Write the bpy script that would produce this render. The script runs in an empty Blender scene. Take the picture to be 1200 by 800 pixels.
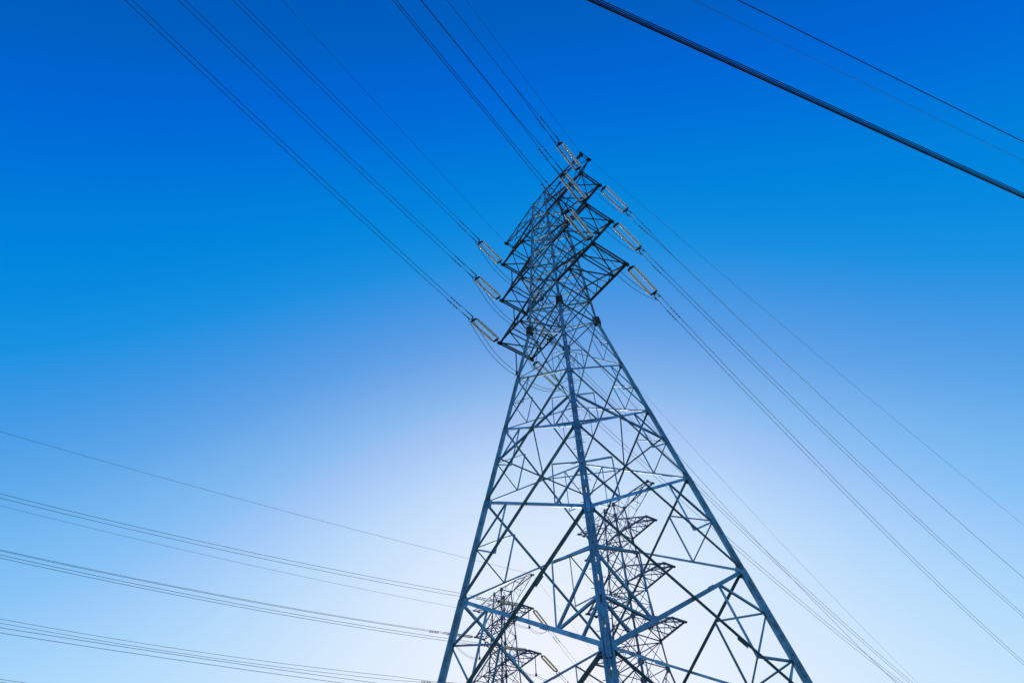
import bpy, math, random
from mathutils import Vector, Matrix
random.seed(7)
scene = bpy.context.scene
C = scene.collection
U = 1.7                      # metres per survey unit (half the width of the tower at its waist)
EYE = 1.6                    # eye height

def W3(p):                   # survey units (origin under the tower axis, z from the eye) -> metres
    return Vector((p[0] * U, p[1] * U, p[2] * U + EYE))

# ------------------------------------------------------------------ camera
yaw, pitch, roll, FPX = 2.4785, 0.8447, -0.0492, 771.2362
fw = Vector((math.cos(pitch) * math.cos(yaw), math.cos(pitch) * math.sin(yaw), math.sin(pitch)))
r0 = Vector((math.sin(yaw), -math.cos(yaw), 0)); u0 = r0.cross(fw)
cr, sr = math.cos(roll), math.sin(roll)
rt = r0 * cr + u0 * sr; up = u0 * cr - r0 * sr
cam = bpy.data.cameras.new('camera'); camo = bpy.data.objects.new('camera', cam); C.objects.link(camo)
camo.matrix_world = Matrix(((rt.x, up.x, -fw.x, 12.818 * U), (rt.y, up.y, -fw.y, -12.7735 * U), (rt.z, up.z, -fw.z, EYE), (0, 0, 0, 1)))
cam.sensor_fit = 'HORIZONTAL'; cam.sensor_width = 36.0; cam.lens = 36.0 * FPX / 1200.0
cam.clip_start = 0.1; cam.clip_end = 5000
scene.camera = camo

# ------------------------------------------------------------------ sky and sun
SUN_EL, SUN_AZ = math.radians(20.0), math.radians(139.0)      # low behind the tower
world = bpy.data.worlds.new('World'); scene.world = world; world.use_nodes = True
nt = world.node_tree; nt.nodes.clear()
sky = nt.nodes.new('ShaderNodeTexSky'); sky.sky_type = 'NISHITA'; sky.sun_disc = False
sky.sun_elevation = SUN_EL; sky.sun_rotation = math.pi / 2 - SUN_AZ
sky.altitude = 0; sky.air_density = 1.0; sky.dust_density = 0.5; sky.ozone_density = 3.0
bg = nt.nodes.new('ShaderNodeBackground'); bg.inputs['Strength'].default_value = 0.10
wo = nt.nodes.new('ShaderNodeOutputWorld')
# the camera's strongly saturated rendering of a clear sky: a tone curve per channel
def vmul(sock, k):
    v = nt.nodes.new('ShaderNodeVectorMath'); v.operation = 'SCALE'; v.inputs['Scale'].default_value = k
    nt.links.new(sock, v.inputs[0]); return v.outputs[0]
cv = nt.nodes.new('ShaderNodeRGBCurve')
CURVES = ([(0.0, 0), (0.0415, 0), (0.046, 0.003), (0.0495, 0.008), (0.055, 0.035), (0.0625, 0.08), (0.0687, 0.115), (0.075, 0.16), (0.0925, 0.26), (0.1, 0.32), (0.11, 0.372), (0.1237, 0.43), (0.155, 0.53), (0.18, 0.59), (0.25, 0.70), (0.565, 0.87), (1.0, 0.97)],
          [(0.0, 0), (0.025, 0.05), (0.054, 0.114), (0.0617, 0.15), (0.069, 0.203), (0.075, 0.235), (0.0865, 0.28), (0.0985, 0.318), (0.108, 0.36), (0.117, 0.41), (0.131, 0.487), (0.15, 0.56), (0.175, 0.655), (0.2, 0.72), (0.23, 0.765), (0.28, 0.82), (0.57, 0.905), (1.0, 1)],
          [(0.0, 0), (0.05, 0.28), (0.1042, 0.53), (0.11, 0.62), (0.12, 0.685), (0.14, 0.722), (0.16, 0.755), (0.185, 0.79), (0.21, 0.845), (0.23, 0.895), (0.26, 0.945), (0.3, 0.97), (0.45, 0.99), (0.61, 1), (1.0, 1)])
for cu, pts in zip(cv.mapping.curves, CURVES):
    cu.points[0].location = pts[0]; cu.points[1].location = pts[-1]
    for p in pts[1:-1]: cu.points.new(*p)
cv.mapping.update()
nt.links.new(vmul(sky.outputs[0], 0.05), cv.inputs['Color'])
nt.links.new(vmul(cv.outputs[0], 10.0), bg.inputs['Color'])
nt.links.new(bg.outputs[0], wo.inputs['Surface'])
sl = bpy.data.lights.new('sun', 'SUN'); sl.energy = 2.6; sl.angle = math.radians(0.5); sl.color = (1.0, 0.95, 0.88)
so = bpy.data.objects.new('sun', sl); C.objects.link(so)
sd = Vector((math.cos(SUN_EL) * math.cos(SUN_AZ), math.cos(SUN_EL) * math.sin(SUN_AZ), math.sin(SUN_EL)))
so.rotation_euler = sd.to_track_quat('Z', 'Y').to_euler(); so.location = sd * 200
scene.view_settings.view_transform = 'Standard'; scene.view_settings.look = 'None'
scene.view_settings.gamma = 1.0; scene.view_settings.use_curve_mapping = False
scene.view_settings.exposure = 0.0

# ------------------------------------------------------------------ materials
def mat(name, col, rough=0.5, metal=0.0, var=0.25, scale=3.0, spec=0.5, stain=None, trans=0.0, ior=1.5, bump=0.0, rnd=0.0, glow_through=None):
    m = bpy.data.materials.new(name); m.use_nodes = True
    n = m.node_tree.nodes; l = m.node_tree.links; b = n['Principled BSDF']
    tc = n.new('ShaderNodeTexCoord'); nz = n.new('ShaderNodeTexNoise')
    nz.inputs['Scale'].default_value = scale; nz.inputs['Detail'].default_value = 6
    l.new(tc.outputs['Object'], nz.inputs['Vector'])
    rp = n.new('ShaderNodeValToRGB')
    rp.color_ramp.elements[0].position = 0.3; rp.color_ramp.elements[1].position = 0.72
    rp.color_ramp.elements[0].color = (*[c * (1 - var) for c in col], 1)
    rp.color_ramp.elements[1].color = (*[min(1, c * (1 + var)) for c in col], 1)
    l.new(nz.outputs['Fac'], rp.inputs['Fac']); out = rp.outputs['Color']
    if rnd:                               # every piece left the zinc bath a little lighter or darker
        oi = n.new('ShaderNodeObjectInfo'); mm = n.new('ShaderNodeMapRange')
        mm.inputs['To Min'].default_value = 1 - rnd; mm.inputs['To Max'].default_value = 1 + rnd
        l.new(oi.outputs['Random'], mm.inputs['Value'])
        vm = n.new('ShaderNodeVectorMath'); vm.operation = 'SCALE'
        l.new(out, vm.inputs[0]); l.new(mm.outputs[0], vm.inputs['Scale']); out = vm.outputs[0]
    if stain:
        n2 = n.new('ShaderNodeTexNoise'); n2.inputs['Scale'].default_value = scale * 0.45; n2.inputs['Detail'].default_value = 8
        n2.inputs['Roughness'].default_value = 0.7
        l.new(tc.outputs['Object'], n2.inputs['Vector'])
        r2 = n.new('ShaderNodeValToRGB'); r2.color_ramp.elements[0].position = 0.52; r2.color_ramp.elements[1].position = 0.68
        l.new(n2.outputs['Fac'], r2.inputs['Fac'])
        mx = n.new('ShaderNodeMix'); mx.data_type = 'RGBA'
        l.new(r2.outputs['Color'], mx.inputs['Factor']); l.new(out, mx.inputs[6]); mx.inputs[7].default_value = (*stain, 1)
        out = mx.outputs[2]
    l.new(out, b.inputs['Base Color'])
    mr = n.new('ShaderNodeMapRange'); mr.inputs['To Min'].default_value = max(0.05, rough - 0.12); mr.inputs['To Max'].default_value = min(1, rough + 0.12)
    l.new(nz.outputs['Fac'], mr.inputs['Value']); l.new(mr.outputs[0], b.inputs['Roughness'])
    b.inputs['Metallic'].default_value = metal; b.inputs['Specular IOR Level'].default_value = spec
    if trans: b.inputs['Transmission Weight'].default_value = trans; b.inputs['IOR'].default_value = ior
    if bump:
        bp = n.new('ShaderNodeBump'); bp.inputs['Strength'].default_value = bump; bp.inputs['Distance'].default_value = 0.02
        l.new(nz.outputs['Fac'], bp.inputs['Height']); l.new(bp.outputs[0], b.inputs['Normal'])
    if glow_through:                      # thin glass sheds let the low sun shine through
        tr = n.new('ShaderNodeBsdfTranslucent'); tr.inputs['Color'].default_value = (*glow_through, 1)
        mx2 = n.new('ShaderNodeMixShader'); mx2.inputs['Fac'].default_value = 0.6
        om = n['Material Output']; l.new(b.outputs[0], mx2.inputs[1]); l.new(tr.outputs[0], mx2.inputs[2]); l.new(mx2.outputs[0], om.inputs['Surface'])
    return m
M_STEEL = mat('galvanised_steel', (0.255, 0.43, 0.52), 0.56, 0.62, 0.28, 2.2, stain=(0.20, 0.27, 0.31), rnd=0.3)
M_ARM = mat('weathered_shade_steel', (0.14, 0.15, 0.155), 0.6, 0.5, 0.25, 2.5, stain=(0.13, 0.085, 0.05), rnd=0.22)  # base darkened to carry the shade of undersides; brown stain is rust
M_DISTANT = mat('distant_steel', (0.26, 0.24, 0.31), 0.65, 0.3, 0.2, 2.0, stain=(0.24, 0.20, 0.24), rnd=0.2)  # pale violet-grey steel, used on both distant towers
M_HARD = mat('forged_fitting', (0.10, 0.10, 0.11), 0.55, 0.5, 0.2, 8.0)
M_CAP = mat('zinc_cap', (0.55, 0.58, 0.55), 0.5, 0.2, 0.2, 8.0)
M_WIRE = mat('aluminium_strand', (0.07, 0.075, 0.095), 0.7, 0.2, 0.2, 6.0, spec=0.2)
M_CABLE = mat('black_sheath', (0.012, 0.012, 0.013), 0.85, 0.0, 0.2, 6.0, spec=0.1)
M_GLASS = mat('toughened_glass', (0.88, 0.97, 0.92), 0.12, 0.0, 0.05, 12.0, trans=0.1, glow_through=(0.93, 1.0, 0.97))
M_AMBER = mat('amber_glass', (0.85, 0.72, 0.40), 0.3, 0.0, 0.12, 12.0, trans=0.05, glow_through=(1.0, 0.86, 0.52))  # amber base and pass-through tint for the distant tower's insulators
M_GROUND = mat('dry_grass_soil', (0.085, 0.085, 0.04), 0.95, 0.0, 0.45, 0.35, spec=0.1, bump=0.4)
M_CONC = mat('concrete', (0.32, 0.31, 0.29), 0.9, 0.0, 0.2, 3.0)

# ------------------------------------------------------------------ mesh helpers
class MB:
    def __init__(self): self.v = []; self.f = []; self.s = []
    def add(self, vs, fs, smooth=False):
        o = len(self.v); self.v += [Vector(x) for x in vs]
        self.f += [tuple(i + o for i in f) for f in fs]; self.s += [smooth] * len(fs)
    def prism(self, p0, p1, e1, e2, prof):
        n = len(prof)
        vs = [p0 + e1 * a + e2 * b for a, b in prof] + [p1 + e1 * a + e2 * b for a, b in prof]
        fs = [(i, (i + 1) % n, n + (i + 1) % n, n + i) for i in range(n)]
        fs += [tuple(reversed(range(n))), tuple(range(n, 2 * n))]
        self.add(vs, fs)
    def box(self, c, ex, ey, ez):      # half-extent vectors
        vs = [c + ex * a + ey * b + ez * d for d in (-1, 1) for b in (-1, 1) for a in (-1, 1)]
        self.add(vs, [(0, 2, 3, 1), (4, 5, 7, 6), (0, 1, 5, 4), (2, 6, 7, 3), (0, 4, 6, 2), (1, 3, 7, 5)])
    def tube(self, pts, r, n=6):
        vs = []; fs = []
        pts = [Vector(p) for p in pts]
        for i, p in enumerate(pts):
            d = (pts[min(i + 1, len(pts) - 1)] - pts[max(i - 1, 0)]).normalized()
            a = d.cross(Vector((0, 0, 1)))
            a = d.cross(Vector((1, 0, 0))) if a.length < 0.05 else a
            a.normalize(); b = d.cross(a)
            rr = r[i] if isinstance(r, (list, tuple)) else r
            vs += [p + (a * math.cos(t) + b * math.sin(t)) * rr for t in [2 * math.pi * k / n for k in range(n)]]
        for i in range(len(pts) - 1):
            for k in range(n):
                fs.append((i * n + k, i * n + (k + 1) % n, (i + 1) * n + (k + 1) % n, (i + 1) * n + k))
        o = len(self.v); self.add(vs, fs, True)
        self.add([], []); self.f += [tuple(o + k for k in reversed(range(n))), tuple(o + (len(pts) - 1) * n + k for k in range(n))]; self.s += [False, False]
    def build(self, name, m, parent=None, origin=None):
        me = bpy.data.meshes.new(name)
        og = origin if origin is not None else Vector((0, 0, 0))
        me.from_pydata([tuple(x - og) for x in self.v], [], self.f)
        me.materials.append(m); me.polygons.foreach_set('use_smooth', self.s); me.update()
        o = bpy.data.objects.new(name, me); C.objects.link(o)
        if parent: o.parent = parent
        return o

def axes(p0, p1, hint):
    d = (p1 - p0).normalized()
    e2 = hint - d * hint.dot(d)
    if e2.length < 1e-4: e2 = Vector((0, 0, 1)) - d * d.z
    e2.normalize(); return d, d.cross(e2), e2

def angle_bar(mb, p0, p1, a, t, n, off=0.0, low=True, out=False):
    """rolled steel angle from p0 to p1: one flange in the face whose outward normal is n, the other standing
    on its lower (or upper) edge and pointing inwards (or outwards)"""
    d, e1, e2 = axes(p0, p1, n)
    if (e1.z < 0) == low: e1 = -e1
    p0 = p0 + e2 * off - e1 * a * .4; p1 = p1 + e2 * off - e1 * a * .4
    s = 1 if out else -1
    prof = [(0, 0), (a, 0), (a, s * t), (t, s * t), (t, s * a), (0, s * a)]
    mb.prism(p0, p1, e1, e2, prof)

def star_leg(mb, p0, p1, a, t, rad):
    """leg post of two angles set corner to corner with a slot between them along the direction rad, tied by battens"""
    d = (p1 - p0).normalized(); rr = (rad - d * rad.dot(d)).normalized(); lat = d.cross(rr)
    g = a * 0.16
    for s in (-1, 1):
        e1 = (lat * s + rr).normalized(); e2 = (lat * s - rr).normalized()
        o = lat * (s * g)
        prof = [(0, 0), (a, 0), (a, t), (t, t), (t, a), (0, a)]
        if s > 0: mb.prism(p0 + o, p1 + o, e2, e1, prof)
        else: mb.prism(p0 + o, p1 + o, e1, e2, prof)
    L = (p1 - p0).length; k = max(1, int(L / 0.85))
    for i in range(k):
        c = p0 + d * (L * (i + .5) / k)
        mb.box(c, d * 0.27, lat * (g + t * .6), rr * t * .7)

def tag(o, label=None, cat=None, group=None, kind=None):
    if label: o['label'] = label
    if cat: o['category'] = cat
    if group: o['group'] = group
    if kind: o['kind'] = kind
    return o
def empty(name, loc, label, cat, group=None):
    o = bpy.data.objects.new(name, None); C.objects.link(o); o.location = loc; o.empty_display_size = 0.5
    return tag(o, label, cat, group)

# ------------------------------------------------------------------ ground
def ground():
    n, R = 60, 1500.0
    vs = []; fs = []
    cs = [math.copysign(abs(t) ** 2.2, t) * R for t in [-1 + 2 * i / n for i in range(n + 1)]]
    for y in cs:
        for x in cs:
            z = 0.12 * math.sin(x * .07) * math.cos(y * .05) + random.uniform(-.03, .03)
            vs.append((x, y, z - 0.1))
    for j in range(n):
        for i in range(n):
            a = j * (n + 1) + i; fs.append((a, a + 1, a + n + 2, a + n + 1))
    mb = MB(); mb.add(vs, fs, True); tag(mb.build('ground', M_GROUND), kind='structure')
ground()

# ------------------------------------------------------------------ lattice towers
CORN = {'L': (-1, -1), 'N': (1, -1), 'R': (1, 1), 'F': (-1, 1)}
FACES = [('L', 'N'), ('N', 'R'), ('R', 'F'), ('F', 'L')]

def tower(spec):
    T = spec
    base = W3((T['x'], T['y'], -EYE / U))
    ct, st = math.cos(T['th']), math.sin(T['th'])
    def P(x, y, z): return W3((T['x'] + ct * x - st * y, T['y'] + st * x + ct * y, z))
    def D(x, y, z=0.0): return Vector((ct * x - st * y, st * x + ct * y, z)).normalized()
    zw, ww = T['zw'], T['ww']
    def w(z):
        return ww + 0.161 * (zw - z) if z <= zw else ww + (T['wtop'] - ww) * (z - zw) / (T['ze'] - zw)
    def K(c, z): return P(CORN[c][0] * w(z), CORN[c][1] * w(z), z)
    def wid(z):                       # member size by height, metres
        f = max(0.0, min(1.0, (zw - z) / 16.0))
        return (0.085 + 0.14 * f) * T['gauge']
    root = empty(T['name'], base, T['label'], 'pylon', T.get('group'))
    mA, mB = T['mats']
    low = T['low']                   # node heights from the waist down
    upz = T['up']                    # node heights from the waist up
    tk = 0.014
    # legs
    legs = {}
    for c in 'LNRF':
        mb = MB(); rad = D(*CORN[c])
        zs = [upz[-1]] + list(reversed(upz[:-1])) + low[1:]
        for a, b in zip(zs[:-1], zs[1:]):
            zm = (a + b) / 2
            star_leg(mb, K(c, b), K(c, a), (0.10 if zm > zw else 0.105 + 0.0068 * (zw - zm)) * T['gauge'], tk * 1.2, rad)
        # step bolts up one flange
        if T['detail']:
            p0, p1 = K(c, low[-1]), K(c, zw); L = (p1 - p0).length; d = (p1 - p0) / L
            side = d.cross(rad).normalized()
            for i in range(int(L / 0.45)):
                q = p0 + d * (0.45 * i + 0.2); s = side if i % 2 else -side
                mb.prism(q + s * 0.1, q + s * 0.30, d, rad, [(-.011, -.011), (.011, -.011), (.011, .011), (-.011, .011)])
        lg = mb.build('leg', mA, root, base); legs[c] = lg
        fb = MB(); q = K(c, low[-1]); fb.box(Vector((q.x, q.y, 0.15)), Vector((.5, 0, 0)), Vector((0, .5, 0)), Vector((0, 0, .35)))
        fb.build('footing', M_CONC, root, base)
    # gusset plates at the nodes
    for c in 'LNRF':
        sx, sy = CORN[c]
        for z in low[:-1] + upz[1:]:
            if not T['detail'] and z < zw - 3: continue
            q = K(c, z); s = (0.13 + wid(z) * 1.1) * (1.5 if abs(z - zw) < .01 else 1.0)
            mb = MB(); dn = (K(c, z - .5) - K(c, z + .5)).normalized()
            for ax in ((-sx, 0), (0, -sy)):
                e = D(*ax); nrm = dn.cross(e).normalized()
                prof = [(-.4 * s, -1.15 * s), (.55 * s, -1.15 * s), (1.15 * s, -.45 * s), (1.15 * s, .45 * s), (.55 * s, 1.15 * s), (-.4 * s, 1.15 * s)]
                o = nrm * (0.02 if nrm.dot(D(sx, sy)) > 0 else -0.02)
                mb.prism(q + o - nrm * .008, q + o + nrm * .008, e, dn, prof)
                if T['detail']:
                    for bi in range(3):
                        for bj in (-1, 1):
                            h = q + o + e * s * (.25 + .3 * bi) + dn * s * .45 * bj * (1 - .25 * bi)
                            mb.prism(h - nrm * .024, h + nrm * .024, e, dn, [(.022, 0), (.011, .019), (-.011, .019), (-.022, 0), (-.011, -.019), (.011, -.019)])
            mb.build('gusset_plate', mA, legs[c], base)
            if abs(z - zw) < .01 and T['detail']:      # stacked joint plates where the legs change slope
                mb = MB(); lt = D(sx, sy).cross(dn).normalized()
                for o in (-.24, 0, .24):
                    mb.box(q + dn * o, dn * .035, lt * .24, D(sx, sy) * .24)
                mb.box(q, dn * .30, lt * .13, D(sx, sy) * .13)
                mb.build('joint_plate', mB, legs[c], base)  # darker steel paints in the shade of these downward-facing plates
    # X panels, with a triangle of struts to each leg
    sec = []
    def face_n(a, b):
        m = Vector((CORN[a][0] + CORN[b][0], CORN[a][1] + CORN[b][1], 0)); return D(m.x, m.y)
    def panels(zs, part, subs):
        for i in range(len(zs) - 1):
            zt, zb = zs[i], zs[i + 1]
            wt, wb = w(zt), w(zb)
            a = wid((zt + zb) / 2)
            for (A, B) in FACES:
                n = face_n(A, B)
                At, Bt, Ab, Bb = K(A, zt), K(B, zt), K(A, zb), K(B, zb)
                tx = wt / (wt + wb)
                for k, (p, q) in enumerate(((At, Bb), (Bt, Ab))):
                    ea = wid(zt) * .8 / (q - p).length
                    proud = (A, B, k) in (('L', 'N', 1), ('N', 'R', 0))      # outer diagonal, flange standing outwards
                    low_edge = proud or (A, B, k) != ('N', 'R', 1)
                    if A == 'F' or (A, B, k) == ('R', 'F', 1): proud = True
                    sz = .58 if A == 'F' else {('R', 'F', 1): .62, ('R', 'F', 0): .9, ('N', 'R', 0): .68, ('L', 'N', 1): 1.0}.get((A, B, k), .88)
                    if part != 'diagonal_brace': sz = .9
                    mb = MB(); angle_bar(mb, p.lerp(q, ea), q.lerp(p, ea), a * sz, tk, n, 0.03 if (proud and A != 'F') or (k and A == 'F') else 0.0, low_edge, proud)
                    if T['detail'] and zb < 9:      # bolted splice along the member
                        d, e1, e2 = axes(p, q, n); c = p.lerp(q, .3 if k else .66)
                        mb.box(c + e2 * (-.02 if proud else .014), d * .28, e1 * a * .5, e2 * .012)
                    mb.build(part, mA, root, base)
                if not subs: continue
                X = At.lerp(Bb, tx)
                for (l, lt, lb, ot, ob) in ((A, At, Ab, Bt, Bb), (B, Bt, Bb, At, Ab)):
                    Um = lt.lerp(ob, tx * .5)                    # on the upper half of the diagonal
                    Dm = lb.lerp(ot, (1 - tx) * .5 if False else (wb / (wt + wb)) * .5)
                    big = zt - zb > 3.6
                    ms = [zt - (zt - zb) / 3, zt - 2 * (zt - zb) / 3] if big else [(zt + zb) / 2]
                    Mn = K(l, ms[0])
                    b = a * .48
                    jobs = [(Um, Mn), (Mn, Dm), (Um, Dm)]
                    if big:
                        M2 = K(l, ms[1]); D2 = lb.lerp(ot, (wb / (wt + wb)) * .25)
                        jobs += [(Dm, M2), (M2, D2)]
                    for j, (p, q) in enumerate(jobs):
                        sec.append((p, q, b * (.85 if j == 2 else 1), n, -0.035 - .012 * j))
    panels(low, 'diagonal_brace', True)
    panels(list(reversed(upz)), 'body_brace', False)
    # nearest secondary struts are parts of their own; the rest one part
    cp = camo.matrix_world.translation
    sec.sort(key=lambda s: -((s[0] - s[1]).length * s[2]) / ((s[0] + s[1]) * .5 - cp).length ** 2)
    lim = T['nsec']
    for s in sec[:lim]:
        mb = MB(); angle_bar(mb, s[0], s[1], s[2], tk * .8, s[3], s[4]); mb.build('secondary_strut', mA, root, base)
    if sec[lim:]:
        mb = MB()
        for s in sec[lim:]: angle_bar(mb, s[0], s[1], s[2], tk * .8, s[3], s[4])
        o = mb.build('secondary_strut', mA, root, base)
        if lim: tag(o, kind='stuff')
    # horizontal frames: at the waist, and one stiffening ring part-way down
    for z, k in ((zw, 1.0), (T['ring'], .6)):
        if z is None: continue
        for (A, B) in FACES:
            mb = MB(); p, q = K(A, z), K(B, z); n = face_n(A, B)
            angle_bar(mb, p, q, wid(z) * (1.0 if k == 1 else .75), tk, n, -.07)
            mb.build('ring_beam', mA, root, base)
        if k < 1:
            for (A, B), (A2, B2) in zip(FACES, FACES[1:] + FACES[:1]):
                mb = MB(); angle_bar(mb, (K(A, z) + K(B, z)) / 2, (K(A2, z) + K(B2, z)) / 2, wid(z) * .5, tk * .8, Vector((0, 0, 1)), -.05)
                mb.build('plan_brace', mA, root, base)
    for z, A_, B_ in T['arms'][:3]:
        mb = MB(); angle_bar(mb, K('L', z), K('R', z), .07, tk * .8, Vector((0, 0, 1)), -.06); mb.build('plan_brace', mA, root, base)
        mb = MB(); angle_bar(mb, K('N', z), K('F', z), .07, tk * .8, Vector((0, 0, 1)), -.02); mb.build('plan_brace', mA, root, base)
    # crossarms
    tips = {}
    for key, (z, Al, Bl) in zip('lmte', T['arms']):
        earth = key == 'e'
        for sd, sg in (('l', -1), ('r', 1)):
            arm = bpy.data.objects.new('earth_wire_arm' if earth else 'crossarm', None); C.objects.link(arm); arm.parent = root
            zu = z - 1.15 if earth else z + 1.05
            wz, wu = w(z), w(zu)
            tp = {}
            def lace(nm, p, q, a_, n_, o_):
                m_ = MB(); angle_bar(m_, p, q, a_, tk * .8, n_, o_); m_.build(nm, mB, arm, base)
            g = T['gauge']; ca = (.10 if earth else .15) * g
            for c, sy in (('P', -1), ('Q', 1)):
                tip = P(sg * Al, sy * Bl, z); tips[sd + key + c] = tip
                root_l, root_u = P(sg * wz, sy * wz, z), P(sg * wu, sy * wu, zu)
                tp[c] = (tip, root_l, root_u)
                out = D(0, sy)
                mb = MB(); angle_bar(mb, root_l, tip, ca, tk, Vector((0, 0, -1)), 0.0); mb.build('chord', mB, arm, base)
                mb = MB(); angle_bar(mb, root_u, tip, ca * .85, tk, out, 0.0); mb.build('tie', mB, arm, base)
                n = 3
                for i in range(n):      # side lacing between chord and tie
                    a0, a1 = i / n, (i + 1) / n
                    lace('lacing_bar', root_u.lerp(tip, a0), root_l.lerp(tip, a1 - .5 / n), ca * .42, out, -.02)
                    if i < n - 1: lace('lacing_bar', root_l.lerp(tip, a1 - .5 / n), root_u.lerp(tip, a1), ca * .42, out, -.04)
                # tip plate with the insulator lug
                mb = MB(); ex = D(1, 0) * sg; ey = D(0, sy)
                q = .17 * g
                mb.prism(tip - Vector((0, 0, .045)), tip - Vector((0, 0, .02)), ex, ey, [(-1.3 * q, -1.5 * q), (.5 * q, -1.2 * q), (.7 * q, .2 * q), (.2 * q, .8 * q), (-.6 * q, .8 * q), (-1.3 * q, .2 * q)][::(1 if sg * sy > 0 else -1)])
                mb.box(tip + ey * .05 + Vector((0, 0, .0)), ex * q * .6, ey * q * .62, Vector((0, 0, q * .5)))
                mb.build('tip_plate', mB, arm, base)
            (tP, lP, uP), (tQ, lQ, uQ) = tp['P'], tp['Q']
            for dx in (-.13, .05):
                lace('tip_bar', tP + D(1, 0) * sg * dx * g, tQ + D(1, 0) * sg * dx * g, ca * (.6 if earth else .62), Vector((0, 0, -1)), .01)
            dn = Vector((0, 0, -1)); n = 2 if earth else 3
            for i in range(n):          # plan lacing between the two chords
                a0, a1 = i / n, (i + 1) / n
                if i: lace('lacing_bar', lP.lerp(tP, a0), lQ.lerp(tQ, a0), ca * .5, dn, -.03)
                lace('lacing_bar', lP.lerp(tP, a0 if i % 2 else a1), lQ.lerp(tQ, a1 if i % 2 else a0), ca * .5, dn, -.05)
                if i == n - 1: lace('lacing_bar', lP.lerp(tP, a1 if i % 2 else a0), lQ.lerp(tQ, a0 if i % 2 else a1), ca * .42, dn, -.07)
                if i: lace('lacing_bar', uP.lerp(tP, a0), uQ.lerp(tQ, a0), ca * .42, dn, -.03)
        # chords carried through the body
        if not earth:
            for (A, B) in (('L', 'N'), ('F', 'R')):
                for zz in (z, z + 1.05):
                    mb = MB(); angle_bar(mb, K(A, zz), K(B, zz), .11 * T['gauge'], tk, face_n(A, B), .03); mb.build('body_strut', mA, root, base)
            for (A, B) in (('N', 'R'), ('L', 'F')):
                mb = MB(); angle_bar(mb, K(A, z), K(B, z), .09 * T['gauge'], tk, face_n(A, B), .03); mb.build('body_strut', mA, root, base)
        else:
            for (A, B) in FACES:
                mb = MB(); angle_bar(mb, K(A, z), K(B, z), .09 * T['gauge'], tk, face_n(A, B), .03); mb.build('body_strut', mA, root, base)
    return tips

def upnodes(zw, zl, zm, zt, ze):
    return [zw, zl, zl + 1.05, (zl + 1.05 + zm) / 2, zm, zm + 1.05, (zm + 1.05 + zt) / 2, zt, ze - 1.15, ze]
MAIN = dict(name='transmission_tower', x=0, y=0, th=0, zw=21.03, ww=1.0, wtop=.5, ze=31.22, gauge=1.0, detail=True, nsec=99,
            low=[21.03, 18.28, 15.80, 12.755, 9.43, 5.616, 1.4, -0.85], ring=14.5,
            up=upnodes(21.03, 22.436, 25.673, 28.89, 31.22),
            arms=[(22.436, 3.289, .922), (25.673, 3.266, .747), (28.89, 3.2625, .591), (31.22, 3.278, .274)],
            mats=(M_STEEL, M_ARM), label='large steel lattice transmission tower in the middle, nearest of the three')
tips0 = tower(MAIN)
BR = dict(name='transmission_tower', x=-11.508, y=13.685, th=-.033, zw=13.9, ww=.95, wtop=.45, ze=23.617, gauge=.88, detail=False, nsec=0,
          low=[13.9, 11.2, 8.4, 5.2, 1.8, -0.85], ring=None, up=upnodes(13.9, 15.276, 18.23, 21.43, 23.617),
          arms=[(15.276, 3.176, .439), (18.23, 3.336, .357), (21.43, 2.811, .362), (23.617, 3.363, .209)],
          mats=(M_DISTANT, M_DISTANT), label='distant lattice tower seen through the right half of the large tower', group='distant lattice towers')
tower(BR)
BL = dict(name='transmission_tower', x=-24.207, y=14.115, th=.023, zw=13.8, ww=.95, wtop=.45, ze=23.842, gauge=.88, detail=False, nsec=0,
          low=[13.8, 11.1, 8.3, 5.1, 1.8, -0.85], ring=None, up=upnodes(13.8, 15.191, 18.421, 21.615, 23.842),
          arms=[(15.191, 3.27, .55), (18.421, 3.296, .437), (21.615, 2.872, .388), (23.842, 3.32, .206)],
          mats=(M_DISTANT, M_DISTANT), label='distant lattice tower with yellowish insulators behind the left leg of the large tower', group='distant lattice towers')
tips1 = tower(BL)

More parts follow.
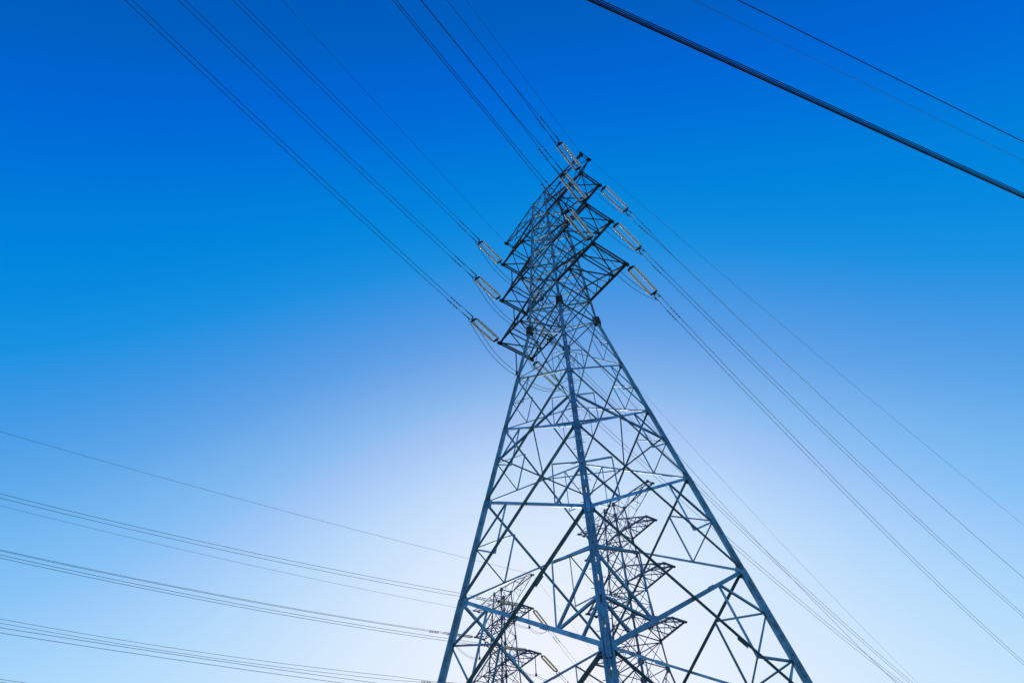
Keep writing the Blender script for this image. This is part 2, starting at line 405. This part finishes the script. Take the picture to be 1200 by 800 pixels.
# ------------------------------------------------------------------ insulators, conductors, jumpers
def lathe(mb, prof, n=14, off=Vector((0, 0, 0))):
    vs = []; fs = []
    for x, r in prof:
        for k in range(n):
            t = 2 * math.pi * k / n; vs.append(off + Vector((x, r * math.cos(t), r * math.sin(t))))
    m = len(prof)
    for i in range(m - 1):
        for k in range(n):
            fs.append((i * n + k, i * n + (k + 1) % n, (i + 1) * n + (k + 1) % n, (i + 1) * n + k))
    mb.add(vs, fs, True)
SEP = 0.25                           # half the gap between the twin strings
S0, S1, SEND = 0.50, 3.06, 3.75      # string start, string end, dead-end clamp (metres from the arm tip)
def make_insulator(m, ndisc=16, rs=1.0, SEP=SEP):
    root = bpy.data.objects.new('insulator_string', None); C.objects.link(root)
    for s in (-1, 1):
        mb = MB(); pitchd = (S1 - S0) / ndisc
        prof = []
        for i in range(ndisc):
            x = S0 + i * pitchd
            prof += [(x, .035), (x + pitchd * .30, .045), (x + pitchd * .36, .125 * rs), (x + pitchd * .62, .138 * rs), (x + pitchd * .70, .06)]
        prof.append((S1, .035))
        lathe(mb, prof, 14, Vector((0, s * SEP, 0)))
        o = mb.build('disc_string', m, root); o.data.materials.append(M_CAP)
        for f in o.data.polygons:          # the zinc caps between the glass sheds
            if (f.index // 14) % 5 in (0, 4): f.material_index = 1
    for x, d in ((S0 - .03, -1), (S1 + .03, 1)):
        mb = MB(); z = Vector((0, 0, 1))
        mb.prism(Vector((x, 0, -.014)), Vector((x, 0, .014)), Vector((1, 0, 0)), Vector((0, 1, 0)),
                 [(-.05, -SEP - .06), (.05, -SEP - .06), (.05, SEP + .06), (-.05, SEP + .06)] if d == 0 else
                 [(0, -SEP - .07), (.07 if d > 0 else .05, -SEP - .02), (.17 if d > 0 else .05, 0), (.07 if d > 0 else .05, SEP + .02), (0, SEP + .07), (-.05 if d > 0 else -.09, SEP), (-.05 if d > 0 else -.17, 0), (-.05 if d > 0 else -.09, -SEP)])
        mb.build('yoke_plate', M_HARD, root)
    mb = MB(); mb.tube([(0.02, 0, 0), (S0 - .12, 0, 0)], .028, 8); mb.tube([(.08, 0, -.05), (.2, 0, .05)], .03, 6); mb.build('shackle', M_HARD, root)
    for s in (-1, 1):
        mb = MB()
        mb.tube([(S1 + .12, 0, 0), (S1 + .26, s * .10, 0), (S1 + .36, s * .17, 0), (SEND + .45, s * .17, 0)], [.03, .035, .045, .032], 8)
        mb.tube([(S1 + .42, s * .17, 0), (S1 + .44, s * .17, -.22)], .028, 8)
        mb.build('dead_end_clamp', M_HARD, root)
    return root
def copy_tree(o, parent=None):
    c = o.copy(); C.objects.link(c)
    if parent: c.parent = parent
    for ch in list(o.children): copy_tree(ch, c)
    return c
proto = {}
def place_insulator(tip, d, m, label, group):
    key = m.name
    if key not in proto: proto[key] = o = make_insulator(m) if m is M_GLASS else make_insulator(m, 18, .74, .19)
    else: o = copy_tree(proto[key])
    d = d.normalized(); side = Vector((0, 0, 1)).cross(d).normalized(); z = d.cross(side)
    o.matrix_world = Matrix(((d.x, side.x, z.x, tip.x), (d.y, side.y, z.y, tip.y), (d.z, side.z, z.z, tip.z), (0, 0, 0, 1)))
    tag(o, label, 'insulator', group); return o

def path(tip, q, sgn, t):            # parabola in metres from the tip; q fitted in survey units
    a, s, k = q
    return tip + Vector((math.sin(a) * t, sgn * math.cos(a) * t, s * t + k / U * t * t))
def wire_pts(tip, q, sgn, t0, t1, off):
    n = 70; ts = [t0 + (t1 - t0) * (i / n) ** 1.5 for i in range(n + 1)]
    return [path(tip, q, sgn, t) + off for t in ts]
def bundle(tip, q, sgn, t1, sep, phi, rad, label, group, mater=None, t0=SEND):
    a = q[0]; h = Vector((math.cos(a), -sgn * math.sin(a), 0)); v = Vector((0, 0, 1))
    off = (h * math.cos(phi) + v * math.sin(phi)) * (sep * .5)
    p0 = path(tip, q, sgn, t0)
    root = empty('conductor_bundle', p0, label, 'power line', group)
    h0 = h * .17
    for s in (-1, 1):
        n = 80; pts = []
        for i in range(n + 1):
            t = t0 + (t1 - t0) * (i / n) ** 1.6
            f = min(1.0, (t - t0) / 6.0); f = f * f * (3 - 2 * f)
            pts.append(path(tip, q, sgn, t) + (h0 * (1 - f) + off * f) * s)
        mb = MB(); mb.tube(pts, rad, 6)
        mb.build('conductor', mater or M_WIRE, root, p0)
    for t in (t0 + 1.3, t0 + 1.9):    # vibration dampers near the clamp
        for s in (-1, 1):
            mb = MB(); c = path(tip, q, sgn, t) + h0 * s; d = (path(tip, q, sgn, t + .1) - path(tip, q, sgn, t)).normalized()
            c = c - Vector((0, 0, .07)); mb.tube([c - d * .22, c - d * .1], .045, 8); mb.tube([c + d * .1, c + d * .22], .045, 8); mb.tube([c - d * .1, c + d * .1], .014, 5)
            mb.build('vibration_damper', M_HARD, root, p0)
    return root
def single(name, pts, rad, m, label, cat, group=None):
    mb = MB(); p0 = Vector(pts[0]); mb.tube(pts, rad, 6); o = mb.build(name, m, None, p0); o.location = p0
    return tag(o, label, cat, group)

QP = {'ll': (.288, -.04, .0018), 'lm': (.2625, -.0283, .0016), 'lt': (.266, -.0292, .0015), 'le': (.2931, -.0153, .0009),
      'rl': (.291, -.018, .0009), 'rm': (.2807, -.0193, .0009), 'rt': (.2834, -.018, .0008), 're': (.2922, -.0174, .0008)}
QQ = {'rt': (-.1007, -.2153, .0021), 'rm': (-.1295, -.1998, .002), 'rl': (-.1737, -.1809, .0022), 're': (-.0105, -.3264, .0019),
      'le': (-.1853, -.353, .0019), 'll': (-.1738, -.2183, .0022), 'lm': (-.1733, -.2848, .0023), 'lt': (-.2386, -.2631, .0021)}
HALF = math.pi / 2
PHIP = {'ll': 0.0, 'lm': 0.2, 'lt': 0.3, 'rl': 1.35, 'rm': 1.72, 'rt': 1.77}
PHIQ = {'rt': 1.84, 'rm': 0.0, 'rl': 0.0, 'll': 0.2, 'lm': 0.0, 'lt': 1.97}
LEV = {'l': 'lowest', 'm': 'middle', 't': 'upper'}
SIDE = {'l': 'left', 'r': 'right'}
RC = 0.018
ends = {}
for k in ('ll', 'lm', 'lt', 'rl', 'rm', 'rt'):
    for c, sgn, QD, PH in (('P', -1, QP, PHIP), ('Q', 1, QQ, PHIQ)):
        tip = tips0[k + c]; q = QD[k]; d = path(tip, q, sgn, 3) - tip
        way = 'towards the top of the sky' if c == 'P' else 'down to the lower right'
        toward = 'up-left' if c == 'P' else 'down-right'
        place_insulator(tip, d, M_GLASS, f'pale twin glass insulator on the {LEV[k[1]]} {SIDE[k[0]]} arm of the large tower, pulling {toward}', 'glass insulators of the large tower')
        bundle(tip, q, sgn, 190.0 if c == 'P' else 170.0, .30, PH[k], RC, f'twin power line from the {LEV[k[1]]} {SIDE[k[0]]} arm of the large tower, running {toward}', 'twin lines of the large tower')
        ends[k + c] = (path(tip, q, sgn, SEND - .28), Vector((math.cos(q[0]), -sgn * math.sin(q[0]), 0)))
for k in ('le', 're'):
    for c, sgn, QD in (('P', -1, QP), ('Q', 1, QQ)):
        tip = tips0[k + c]; tw = 'up-left' if c == 'P' else 'down-right'
        single('earth_wire', wire_pts(tip, QD[k], sgn, 0.0, 180.0, Vector((0, 0, 0))), .011, M_WIRE,
               f'thin single earth wire from the {SIDE[k[0]]} peak of the large tower, running {tw}', 'power line', 'earth wires of the large tower')

def jumper(e0, e1, mid, sag, sep, rad, label, group):
    """slack twin loop from one clamp to the other, through mid when a post holds it"""
    (a, ha), (b, hb) = e0, e1
    root = empty('jumper_loop', a, label, 'power line', group)
    for s in (-1, 1):
        A = a + ha * s * .17 + Vector((0, 0, -.2)); B = b + hb * s * .17 + Vector((0, 0, -.2)); pts = []
        n = 30
        for i in range(n + 1):
            t = i / n
            if mid is None:
                p = A.lerp(B, t) - Vector((0, 0, sag * 4 * t * (1 - t)))
            else:
                m = mid + ha * s * sep * .5
                tt = t * 2 if t < .5 else (1 - t) * 2
                E = A if t < .5 else B
                p = E.lerp(m, tt); u = 1 - (1 - tt) ** 2.1
                p.z = E.z + (m.z - E.z) * u - sag * math.sin(math.pi * tt) * .3
            pts.append(p)
        mb = MB(); mb.tube(pts, rad, 6); mb.build('jumper_wire', M_WIRE, root, a)
    return root
def post(top, h, label, group):
    root = empty('jumper_post', top, label, 'hanging post', group)
    mb = MB(); mb.tube([top, top - Vector((0, 0, h - .25))], .045, 8); mb.build('rod', M_HARD, root, top)
    mb = MB(); b = top - Vector((0, 0, h)); mb.tube([b + Vector((0, 0, .3)), b + Vector((0, 0, .2)), b, b - Vector((0, 0, .08))], [.05, .10, .11, .04], 10)
    mb.tube([b - Vector((.25, 0, 0)), b + Vector((.25, 0, 0))], .03, 6); mb.build('clamp_weight', M_HARD, root, top)
for k, h in (('ll', 1.44), ('lm', 1.30), ('lt', 1.2)):
    top = (tips0[k + 'P'] + tips0[k + 'Q']) / 2 - Vector((0, 0, .05))
    post(top, h * U, f'dark post hanging from the {LEV[k[1]]} left arm of the large tower, holding its loop', 'hanging jumper posts')
    jumper(ends[k + 'P'], ends[k + 'Q'], top - Vector((0, 0, h * U)), 1.0, .34, .02, f'slack cable loop below the {LEV[k[1]]} left arm of the large tower', 'slack cable loops')
for k in ('rl', 'rm', 'rt'):
    jumper(ends[k + 'P'], ends[k + 'Q'], None, 1.9, .3, .02, f'slack cable loop below the {LEV[k[1]]} right arm of the large tower', 'slack cable loops')

# lines of the distant tower on the left
BP = {'re': (-.1313, -.0098, .0008), 'le': (-.1719, -.0122, .0011), 'rt': (-.2322, -.0105, .0015), 'lt': (-.2353, -.0125, .0014),
      'rm': (-.2254, -.0293, .0017), 'lm': (-.3597, .0099, .0016), 'rl': (-.2475, -.0014, .0007), 'll': (-.2615, -.0011, .0008)}
BQ = {'rt': (-.3872, -.3102, .0021), 'rm': (-.2944, -.3184, .002), 'lt': (-.38, -.31, .0021), 'lm': (-.32, -.32, .002), 're': (-.34, -.36, .0019), 'le': (-.37, -.36, .0019)}
bends = {}
for k in ('ll', 'lm', 'lt', 'rl', 'rm', 'rt'):
    tip = tips1[k + 'P']; q = BP[k]
    place_insulator(tip, path(tip, q, -1, 3) - tip, M_AMBER, f'yellowish twin insulator on the {LEV[k[1]]} {SIDE[k[0]]} arm of the distant left tower, pulling left', 'yellowish insulators of the distant tower')
    bundle(tip, q, -1, 150.0, {'rt': .42, 'lt': .12, 'rm': .3, 'lm': .5, 'rl': .5, 'll': .3}[k],   .5, .018, f'twin power line running left from the {LEV[k[1]]} {SIDE[k[0]]} arm of the distant left tower', 'twin lines of the distant tower')
    bends[k + 'P'] = (path(tip, q, -1, SEND - .28), Vector((math.cos(q[0]), math.sin(q[0]), 0)))
for k in ('rt', 'rm', 'lt', 'lm'):
    tip = tips1[k + 'Q']; q = BQ[k]
    place_insulator(tip, path(tip, q, 1, 3) - tip, M_AMBER, f'yellowish twin insulator on the {LEV[k[1]]} {SIDE[k[0]]} arm of the distant left tower, pulling down-right', 'yellowish insulators of the distant tower')
    bundle(tip, q, 1, 75.0, .4, .3, .016, f'faint twin power line running down-right from the {LEV[k[1]]} {SIDE[k[0]]} arm of the distant left tower', 'twin lines of the distant tower')
    bends[k + 'Q'] = (path(tip, q, 1, SEND - .28), Vector((math.cos(q[0]), -math.sin(q[0]), 0)))
    top = (tips1[k + 'P'] + tips1[k + 'Q']) / 2 - Vector((0, 0, .05)); h = 1.42 * U
    post(top, h, f'post hanging from the {LEV[k[1]]} {SIDE[k[0]]} arm of the distant left tower', 'hanging jumper posts')
    jumper(bends[k + 'P'], bends[k + 'Q'], top - Vector((0, 0, h)), .6, .3, .016, f'slack cable loop below the {LEV[k[1]]} {SIDE[k[0]]} arm of the distant left tower', 'slack cable loops')
for k in ('re', 'le'):
    single('earth_wire', wire_pts(tips1[k + 'P'], BP[k], -1, 0, 150.0, Vector((0, 0, 0))), .013, M_WIRE, f'thin earth wire running left from the {SIDE[k[0]]} peak of the distant left tower', 'power line', 'earth wires of the distant tower')
    single('earth_wire', wire_pts(tips1[k + 'Q'], BQ[k], 1, 0, 75.0, Vector((0, 0, 0))), .009, M_WIRE, f'faint earth wire running down-right from the {SIDE[k[0]]} peak of the distant left tower', 'power line', 'earth wires of the distant tower')

# service cables passing overhead, upper right
def overhead(pA, pB, H, rad, m, label, dx=0.0, dz=0.0, sag=.0006, group=None):
    """cable at height H (survey units above the eye) through two plan positions given per unit height"""
    cx, cy = 12.818, -12.7735
    a = Vector((pA[0] * H + cx, pA[1] * H + cy, 0)); b = Vector((pB[0] * H + cx, pB[1] * H + cy, 0))
    d = (b - a).normalized(); nrm = Vector((d.y, -d.x, 0)); mid = (a + b) / 2; pts = []
    for i in range(81):
        t = -22 + 60 * i / 80
        p = mid + d * t + nrm * dx; pts.append(W3((p.x, p.y, H + dz + sag * (t - 6) ** 2)))
    single('service_cable', pts, rad, m, label, 'cable', group)
BA, BB_ = (-.1217, .2638), (.0794, 1.089)
for i, (nm, dx, dz, rd) in enumerate((('lowest and thickest', -.019, -.010, .0135), ('third', -.006, .0, .0100), ('second', .008, .005, .0092), ('topmost', .023, .011, .0088))):
    overhead(BA, BB_, 7.0, rd, M_CABLE, f'{nm} of four black cables crossing the upper right corner in one tight band' , dx, dz, group='black cables in one band')
overhead((-.0023, .4318), (.1287, .9835), 7.6, .0085, M_CABLE, 'single black cable highest in the upper right corner')
overhead((-.0395, .3794), (.1116, 1.0175), 15.0, .007, M_WIRE, 'faint thin wire between the black cable band and the single cable')
